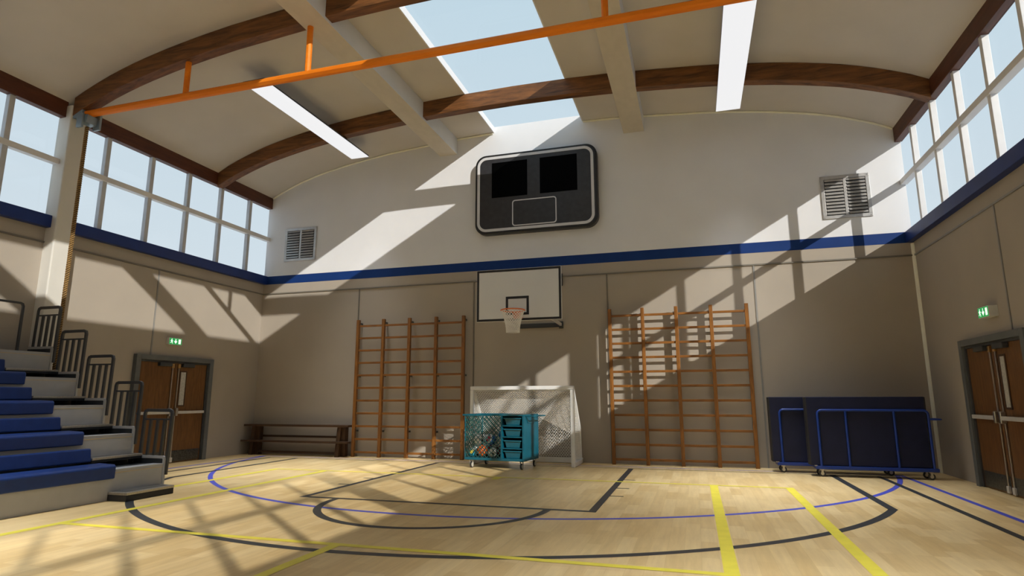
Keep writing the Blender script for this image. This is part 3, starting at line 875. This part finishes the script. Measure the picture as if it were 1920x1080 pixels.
# ------------------------------------------------------------------ mat trolleys
def mat_trolley(x0, x1, y0, y1, label, mlabels, full):
    zt = .13
    t = thing('mat_trolley', label, 'trolley', ((x0+x1)/2, (y0+y1)/2, 0))
    mb = MB(); mb.box(x0, x1, y0, y0+.045, zt, zt+.055); mb.box(x0, x1, y1-.045, y1, zt, zt+.055)
    for x in (x0, (x0+x1)/2-.02, x1-.045):
        mb.box(x, x+.045, y0+.045, y1-.045, zt, zt+.055)
    mb.build('base_frame', 'trolleyblue', t, bevel=.006)
    xa, xb, zh = x0+.10, x1-.065, 1.15
    yy = y0+.022; rr = .07
    pth = [(xa, yy, zt+.05), (xa, yy, zh-rr)]
    pth += [(xa+rr-rr*math.cos(a), yy, zh-rr+rr*math.sin(a)) for a in (PI/8, PI/4, 3*PI/8)]
    pth += [(xa+rr, yy, zh), (xb-rr, yy, zh)]
    pth += [(xb-rr+rr*math.sin(a), yy, zh-rr+rr*math.cos(a)) for a in (PI/8, PI/4, 3*PI/8)]
    pth += [(xb, yy, zh-rr), (xb, yy, zt+.05)]
    MB().tube(pth, .021, n=10, up=(0, 1, 0)).build('rail_hoop', 'trolleyblue', t, smooth=True)
    for fx in (.262, .70):
        x = xa+(xb-xa)*fx
        MB().tube([(x, yy, zt+.05), (x, yy, zh-.01)], .020, n=10).build('upright_bar', 'trolleyblue', t, smooth=True)
    MB().tube([(xb, yy, 1.0), (xb+.16, yy, 1.0), (xb+.19, yy+.03, 1.0), (xb+.19, y1-.05, 1.0), (xb+.16, y1-.02, 1.0), (xb-.02, y1-.02, 1.0), (xb-.02, y1-.02, zt+.05)], .016, n=8).build('push_handle', 'trolleyblue', t, smooth=True)
    mb = MB(); mb.box(x0-.02, x0+.03, y0+.0, y0+.045, zt+.055, zt+.065); mb.build('corner_plate', 'steel', t)
    for x in (x0+.10, x1-.12):
        for y in (y0+.03, y1-.05):
            mb = MB(); mb.box(x-.03, x+.03, y-.022, y+.022, zt-.012, zt); mb.box(x-.018, x+.018, y-.020, y-.014, .05, zt-.012); mb.box(x-.018, x+.018, y+.014, y+.020, .05, zt-.012)
            cs = mb.build('castor', 'steel', t)
            MB().cyl((x, y-.011, .055), (x, y+.011, .055), .055, 22).build('tyre', 'rubber', cs, smooth=True)
            MB().cyl((x, y-.0125, .055), (x, y+.0125, .055), .028, 18).build('hub', 'steel', cs, smooth=True)
    n = len(mlabels); d = (y1-.055-(y0+.05))/n
    for k in range(n):
        ya = y0+.05+d*k; yb = ya+d-.006
        xm0, xm1 = x0-.085, x1-.075
        m = thing('gym_mat', mlabels[k], 'gym mat', ((xm0+xm1)/2, (ya+yb)/2, zt+.057), group='folded mats on the trolleys')
        MB().box(xm0+.012, xm1-.012, ya, yb, zt+.057, 1.385).build('padding', 'navy', m, bevel=.012)
        for a, b in ((xm0, xm0+.03), (xm1-.03, xm1)):
            MB().box(a, b, ya-.001, yb+.001, zt+.062, 1.38).build('edge_binding', 'black', m, bevel=.008)
mat_trolley(12.95, 14.84, -1.18, -.86, 'blue tube mat trolley nearest the right corner, in front of the other',
            ['navy gym mat at the front of the front trolley', 'navy gym mat in the middle of the front trolley', 'navy gym mat at the back of the front trolley'], True)
mat_trolley(12.38, 14.36, -.72, -.40, 'blue tube mat trolley partly hidden behind the front one',
            ['navy gym mat at the front of the rear trolley', 'navy gym mat in the middle of the rear trolley', 'navy gym mat at the back of the rear trolley'], False)

# ------------------------------------------------------------------ wooden bench
t = thing('wooden_bench', 'long dark wooden bench with a lower shelf in the left corner by the wall bars', 'bench', (1.5, -.25, 0))
x0, x1 = .03, 3.01
MB().box(x0, x1, -.38, -.10, .69, .738).build('top_plank', 'bench', t, bevel=.004)
MB().box(x0, x1+.05, -.46, -.30, .315, .360).build('front_plank', 'bench', t, bevel=.004)
MB().box(x0+.28, x1-.22, -.13, -.10, .42, .47).build('rear_rail', 'bench', t, bevel=.003)
MB().box(x0+.24, x1-.24, -.312, -.265, .055, .105).build('lower_rail', 'bench', t, bevel=.003)
for a, side in ((.25, 1), (2.70, -1)):
    MB().prism([(a, -.42, 0), (a, -.14, 0), (a, -.14, .69), (a, -.34, .69)], (.10, 0, 0)).build('trestle_leg', 'bench_z', t, bevel=.003)
    b0, b1 = (a+.10, a+.20)
    MB().box(b0, b1, -.30, -.16, .0, .69).build('leg_panel', 'bench_z', t, bevel=.003)

# ------------------------------------------------------------------ double doors
def door_set(n, side):
    """built for the left wall in local coords (u along the wall, d out of the wall); mapped to the right wall by 180 degree turn"""
    if side == 'left':
        yc = -2.66
        mp = lambda u0, u1, d0, d1, z0, z1: (d0, d1, yc+u0, yc+u1, z0, z1)
        base = (0, yc, 0)
    else:
        yc = -2.73
        mp = lambda u0, u1, d0, d1, z0, z1: (W-d1, W-d0, yc-u1, yc-u0, z0, z1)
        base = (W, yc, 0)
    D = struct(thing('door_%d' % n, None, None, base))
    B = lambda *a: MB().box(*mp(*a))
    mb = MB()
    mb.box(*mp(-1.04, -.93, 0, .10, 0, 2.28)); mb.box(*mp(.93, 1.04, 0, .10, 0, 2.28)); mb.box(*mp(-.93, .93, 0, .10, 2.18, 2.28))
    mb.build('door_frame', 'dframe', D, bevel=.006)
    mb = MB()
    mb.box(*mp(-.93, -.89, 0, .06, 0, 2.18)); mb.box(*mp(.89, .93, 0, .06, 0, 2.18)); mb.box(*mp(-.89, .89, 0, .06, 2.14, 2.18))
    mb.build('door_stop', 'darkmetal', D, bevel=.004)
    # u grows towards the end wall on the left; viewer facing the door sees -u on the left
    for s in (-1, 1):
        u = lambda a, b: tuple(sorted((s*a, s*b)))
        a, b = u(.004, .888)
        lf = B(a, b, 0, .035, .01, 2.138).build('door_leaf', 'doorw', D, bevel=.003)
        a, b = u(.03, .86); B(a, b, .035, .040, .03, .26).build('kick_plate', 'kick', lf)
        a, b = u(.06, .86)
        B(a, b, .065, .105, 1.045, 1.105).build('push_bar', 'alu', lf, bevel=.008)
        a, b = u(.055, .115); B(a, b, .035, .115, 1.0, 1.17).build('lock_case', 'steel', lf, bevel=.012)
        a, b = u(.83, .87); B(a, b, .035, .09, 1.05, 1.10).build('hinge_case', 'steel', lf, bevel=.012)
        a, b = u(.070, .095); B(a, b, .040, .062, .06, 2.06).build('vertical_rod', 'steel', lf, bevel=.004)
        mb = MB(); a, b = u(.05, .115); mb.box(*mp(a, b, .036, .07, 2.03, 2.12)); mb.build('top_bolt', 'brass', lf, bevel=.006)
        mb = MB(); a, b = u(.05, .115); mb.box(*mp(a, b, .036, .075, .02, .12)); mb.build('floor_bolt', 'alu', lf, bevel=.008)
        a, b = u(.15, .47); B(a, b, .036, .115, 2.06, 2.135).build('door_closer', 'darkmetal', lf, bevel=.008)
        if s == 1:
            mb = MB(); 
            a0, a1, c0, c1 = .135, .335, 1.20, 1.98
            for q in ((a0, a0+.03, c0, c1), (a1-.03, a1, c0, c1), (a0+.03, a1-.03, c0, c0+.03), (a0+.03, a1-.03, c1-.03, c1)):
                mb.box(*mp(q[0], q[1], .035, .048, q[2], q[3]))
            mb.build('vision_frame', 'bench_z', lf, bevel=.003)
            B(a0+.03, a1-.03, .034, .040, c0+.03, c1-.03).build('vision_panel', 'frost', lf)
door_set(1, 'left'); door_set(2, 'right')

# ------------------------------------------------------------------ exit signs
def exit_sign(side, yc, z0, w, h, d, label):
    s = 1 if side == 'left' else -1
    X0 = 0 if side == 'left' else W
    t = thing('exit_sign', label, 'exit sign', (X0, yc, z0))
    def b(u0, u1, a0, a1, d0, d1):
        x = sorted((X0+s*d0, X0+s*d1)); y = sorted((yc+s*u0, yc+s*u1)); return (x[0], x[1], y[0], y[1], z0+a0, z0+a1)
    # u runs to the viewer's right when facing the wall
    MB().box(*b(-w/2, w/2, 0, h, 0, d)).build('sign_box', 'signbox', t, bevel=.004)
    MB().box(*b(-w/2+.008, w/2-.008, .008, h-.008, d-.001, d+.002)).build('green_face', 'signgreen', t)
    mb = MB()
    def pg(pts):
        q = [(X0+s*(d+.002), yc+s*(-w/2+w*u), z0+h*v) for u, v in pts]
        mb.prism(q, (s*.0015, 0, 0))
    # running figure
    pg([(.20+.035*math.cos(k*PI/5), .79+.075*math.sin(k*PI/5)) for k in range(10)])
    pg([(.155, .70), (.215, .70), (.235, .42), (.165, .42)])
    pg([(.165, .66), (.165, .58), (.10, .50), (.085, .56)])
    pg([(.205, .68), (.27, .56), (.31, .60), (.30, .52), (.26, .50), (.205, .58)])
    pg([(.165, .44), (.205, .42), (.155, .26), (.085, .22), (.08, .29), (.125, .31)])
    pg([(.195, .44), (.235, .44), (.275, .30), (.265, .14), (.235, .14), (.24, .28)])
    # arrow down
    pg([(.47, .85), (.53, .85), (.53, .45), (.47, .45)])
    pg([(.38, .50), (.44, .58), (.50, .44), (.56, .58), (.62, .50), (.50, .16)])
    # door
    pg([(.72, .84), (.90, .84), (.90, .16), (.72, .16)])
    mb.build('pictogram', 'signwhite', t)
exit_sign('left', -2.765, 2.535, .345, .15, .08, 'green and white exit sign above the double door on the left wall')
exit_sign('right', -2.80, 2.535, .345, .16, .12, 'green and white exit sign above the double door on the right wall')

# ------------------------------------------------------------------ retractable seating
def bleacher():
    yN, yS = -5.77, -12.2       # north end, south end
    yA = -6.60                  # seats stop here, aisle between yA and yN
    t = thing('tiered_seating', 'tiered spectator stand with blue bench seats and charcoal guard rails along the left wall', 'bleachers', (1.6, -9, 0))
    n = 5; pitch = .655; rise = .432
    for k in range(n):
        xf = 3.215-pitch*k; zt = .405+rise*k
        zb = 0 if k == 0 else zt-.30
        # front panel
        mb = MB(); mb.box(xf-.03, xf, yS, yN, zb, zt)
        mb.build('riser_panel', 'panelw', t, bevel=.006)
        mb = MB(); xb = max(.02, xf-pitch-.05)
        mb.box(xb, xf-.03, yS, yN, zt-.03, zt-.002); 
        if k: mb.box(xf-.06, xf-.035, yS, yN, zt-rise-.02, zt-.03)
        mb.build('deck', 'kerb', t)
        MB().box(xf-.20, xf+.004, yA, yN-.01, zt-.002, zt+.006).build('nosing_strip', 'panelw', t, bevel=.003)
        MB().box(xf, xf+.003, yA, yN-.01, zt-.045, zt-.038).build('gold_line', 'gold', t)
        # end kerb: rounded charcoal plate with pale front edge
        zk = zt+.095
        mb = MB()
        xk = max(.02, xf-pitch+.02)
        pts = [(xf-.004, zt-.16), (xf-.004, zk-.03), (xf-.012, zk-.012), (xf-.03, zk-.004), (xk+.03, zk-.004), (xk, zk-.03), (xk, zt-.08)]
        mb.prism([(x, yN-.006, z) for x, z in pts], (0, .012, 0)); mb.build('end_kerb', 'kerb', t)
        MB().tube([(xf+.002, yN-.004, zb+.02 if k == 0 else zb), (xf+.002, yN-.004, zk-.03), (xf-.008, yN-.004, zk-.008), (xf-.03, yN-.004, zk), (xk+.03, yN-.004, zk)], 0, sq=(.016, .020), up=(1, 0, 0)).build('kerb_edging', 'panelw', t)
        # end side sheet closing the stand
        z_low = 0
        MB().box(max(.02, xf-pitch), xf-.03, yN-.03, yN-.015, 0, zt-.03).build('end_sheet', 'kerb', t)
        # aisle step in front of this tier
        sx0, sx1 = xf, (xf+.315 if k == 0 else xf+.235)
        sz = zt-rise+.145
        pts = [(sx0, yN+.0), (sx1, yN-.10 if k == 0 else yN-.0), (sx1, yA-.06), (sx0, yA-.06+(-.03))] 
        if k == 0:
            pts = [(sx0, yN-.005), (sx1, yN-.09), (sx1, yA-.035), (sx1-.30, yA-.06)]
            pts = [(3.217, -5.80), (3.53, -5.86), (3.53, -6.64), (3.217, -6.66)]
        else:
            pts = [(sx0+.002, yN-.02), (sx1, yN-.02), (sx1, yA-.0), (sx0+.002, yA-.0)]
        zlow = 0.004 if k == 0 else zt-rise+.075
        mb = MB(); mb.prism([(x, y, zlow) for x, y in pts], (0, 0, sz-.035-zlow) if k == 0 else (0, 0, sz-.03-zlow))
        st = mb.build('aisle_step', 'black', t, bevel=.004)
        if k:
            for yy in (yA+.02, (yA+yN)/2, yN-.06):
                MB().box(sx0+.01, sx0+.10, yy, yy+.03, zt-rise+.0, zlow).build('step_bracket', 'black', st)
        mb = MB(); mb.prism([(x+(0.0 if i in (0, 3) else .006), y, sz-.035) for i, (x, y) in enumerate(pts)], (0, 0, .035)); mb.build('step_nosing', 'nosing', st, bevel=.005)
        mb = MB(); mb.prism([(pts[0][0]+.005, pts[0][1]-.05, sz), (pts[1][0]-.07, pts[1][1]-.05, sz), (pts[2][0]-.07, pts[2][1]+.05, sz), (pts[3][0]+.005, pts[3][1]+.05, sz)], (0, 0, .002)); mb.build('step_grip', 'griptop', st)
        # bench seat (wraps over the front edge) and its backrest
        def loft(prof, y0, y1, name):
            m2 = MB(); m2.prism([(x, y0, z) for x, z in prof], (0, y1-y0, 0))
            return m2.build(name, 'seatblue', t, bevel=.018)
        seat = [(xf+.005, zt-.115), (xf+.035, zt-.115), (xf+.04, zt+.05), (xf+.01, zt+.075), (xf-.27, zt+.085), (xf-.30, zt+.06), (xf-.30, zt+.0), (xf+.005, zt+.0)]
        loft(seat, yS, yA, 'bench_seat')
        if k < n-1 or True:
            xb = xf-.46
            back = [(xb-.05, zt+.10), (xb+.035, zt+.09), (xb+.005, zt+.275), (xb-.065, zt+.275)]
            if xb-.06 > .05: loft(back, yS, yA, 'backrest')
        # guard rail
        zr = zt+.79
        xo, xi = xf+.045, xf-.485
        if k == 4: xi = max(.13, xi)
        yr = yN+.018
        rr = .05
        hoop = [(xo-.02, yr, zt-.16), (xo, yr, zr-rr), (xo-.012, yr, zr-.014), (xo-rr, yr, zr), (xi+rr, yr, zr), (xi+.012, yr, zr-.014), (xi, yr, zr-rr), (xi-.02, yr, zt-.02)]
        gr = MB().tube(hoop, 0, sq=(.017, .024), up=(1, 0, 0)).build('guard_rail', 'railm', t, bevel=.004)
        MB().tube([(xi, yr, zr-.135), (xo, yr, zr-.135)], 0, sq=(.012, .012)).build('cross_bar', 'railm', gr)
        for j in (1, 2, 3):
            xx = xi+(xo-xi)*j/4
            MB().tube([(xx, yr, zr-.135), (xx-.02, yr, zt-.02)], 0, sq=(.014, .021), up=(1, 0, 0)).build('bar', 'railm', gr)
    # rail on the top deck
    zt = .405+rise*4; zr = zt+.81
    for a, b in ((-6.13, -7.9), (-8.1, -9.9), (-10.1, -12.1)):
        MB().tube([(.30, a, zt-.0), (.30, a, zr-.05), (.30, a-.014, zr-.012), (.30, a-.05, zr), (.30, b+.05, zr), (.30, b+.012, zr-.012), (.30, b, zr-.05), (.30, b, zt-.0)], 0, sq=(.018, .018), up=(1, 0, 0)).build('top_rail', 'railm', t, bevel=.005)
bleacher()

# ------------------------------------------------------------------ light, sky, camera
sd = bpy.data.lights.new('sun', 'SUN'); sd.energy = 4.05; sd.angle = math.radians(.45); sd.color = (1.0, .95, .86)
so = bpy.data.objects.new('sun', sd); C.objects.link(so)
so.rotation_euler = Vector((-1.17, 1.0, -.696)).to_track_quat('-Z', 'Y').to_euler()
so.location = (30, -25, 20)

w = bpy.data.worlds.new('sky'); bpy.context.scene.world = w; w.use_nodes = True
nt = w.node_tree; bg = nt.nodes['Background']
tc = nt.nodes.new('ShaderNodeTexCoord'); sp = nt.nodes.new('ShaderNodeSeparateXYZ')
nt.links.new(tc.outputs['Generated'], sp.inputs[0])
r = nt.nodes.new('ShaderNodeValToRGB')
e = r.color_ramp.elements
e[0].position = 0.0; e[0].color = (*rgb(216, 226, 232), 1)
e[1].position = .9; e[1].color = (*rgb(184, 212, 227), 1)
x = e.new(.3); x.color = (*rgb(205, 220, 229), 1)
x = e.new(.6); x.color = (*rgb(194, 216, 228), 1)
nt.links.new(sp.outputs['Z'], r.inputs['Fac']); nt.links.new(r.outputs[0], bg.inputs['Color'])
bg.inputs['Strength'].default_value = 1.04

f, cx, cy, cz = 1122.4108, 10.9702, -13.2486, 1.3737
yaw, pitch, roll = -0.2922, 0.1817, -0.0017
fw = Vector((math.sin(yaw)*math.cos(pitch), math.cos(yaw)*math.cos(pitch), math.sin(pitch)))
rt = Vector((math.cos(yaw), -math.sin(yaw), 0)); up = rt.cross(fw)
r2 = rt*math.cos(roll)+up*math.sin(roll); u2 = -rt*math.sin(roll)+up*math.cos(roll)
cam = bpy.data.cameras.new('camera'); co = bpy.data.objects.new('camera', cam); C.objects.link(co)
cam.sensor_width = 36; cam.lens = f/1920*36; cam.clip_end = 200; cam.clip_start = .05
mtx = Matrix((r2, u2, -fw)).transposed().to_4x4(); mtx.translation = (cx, cy, cz)
co.matrix_world = mtx
S = bpy.context.scene
S.camera = co
S.view_settings.view_transform = 'Standard'; S.view_settings.look = 'None'
S.view_settings.exposure = 0; S.view_settings.gamma = 1
S.view_settings.use_curve_mapping = False
S.cycles.max_bounces = 14; S.cycles.diffuse_bounces = 8; S.cycles.transparent_max_bounces = 12
S.cycles.use_denoising = True
for o in bpy.data.objects:
    if '_w' in o: del o['_w']
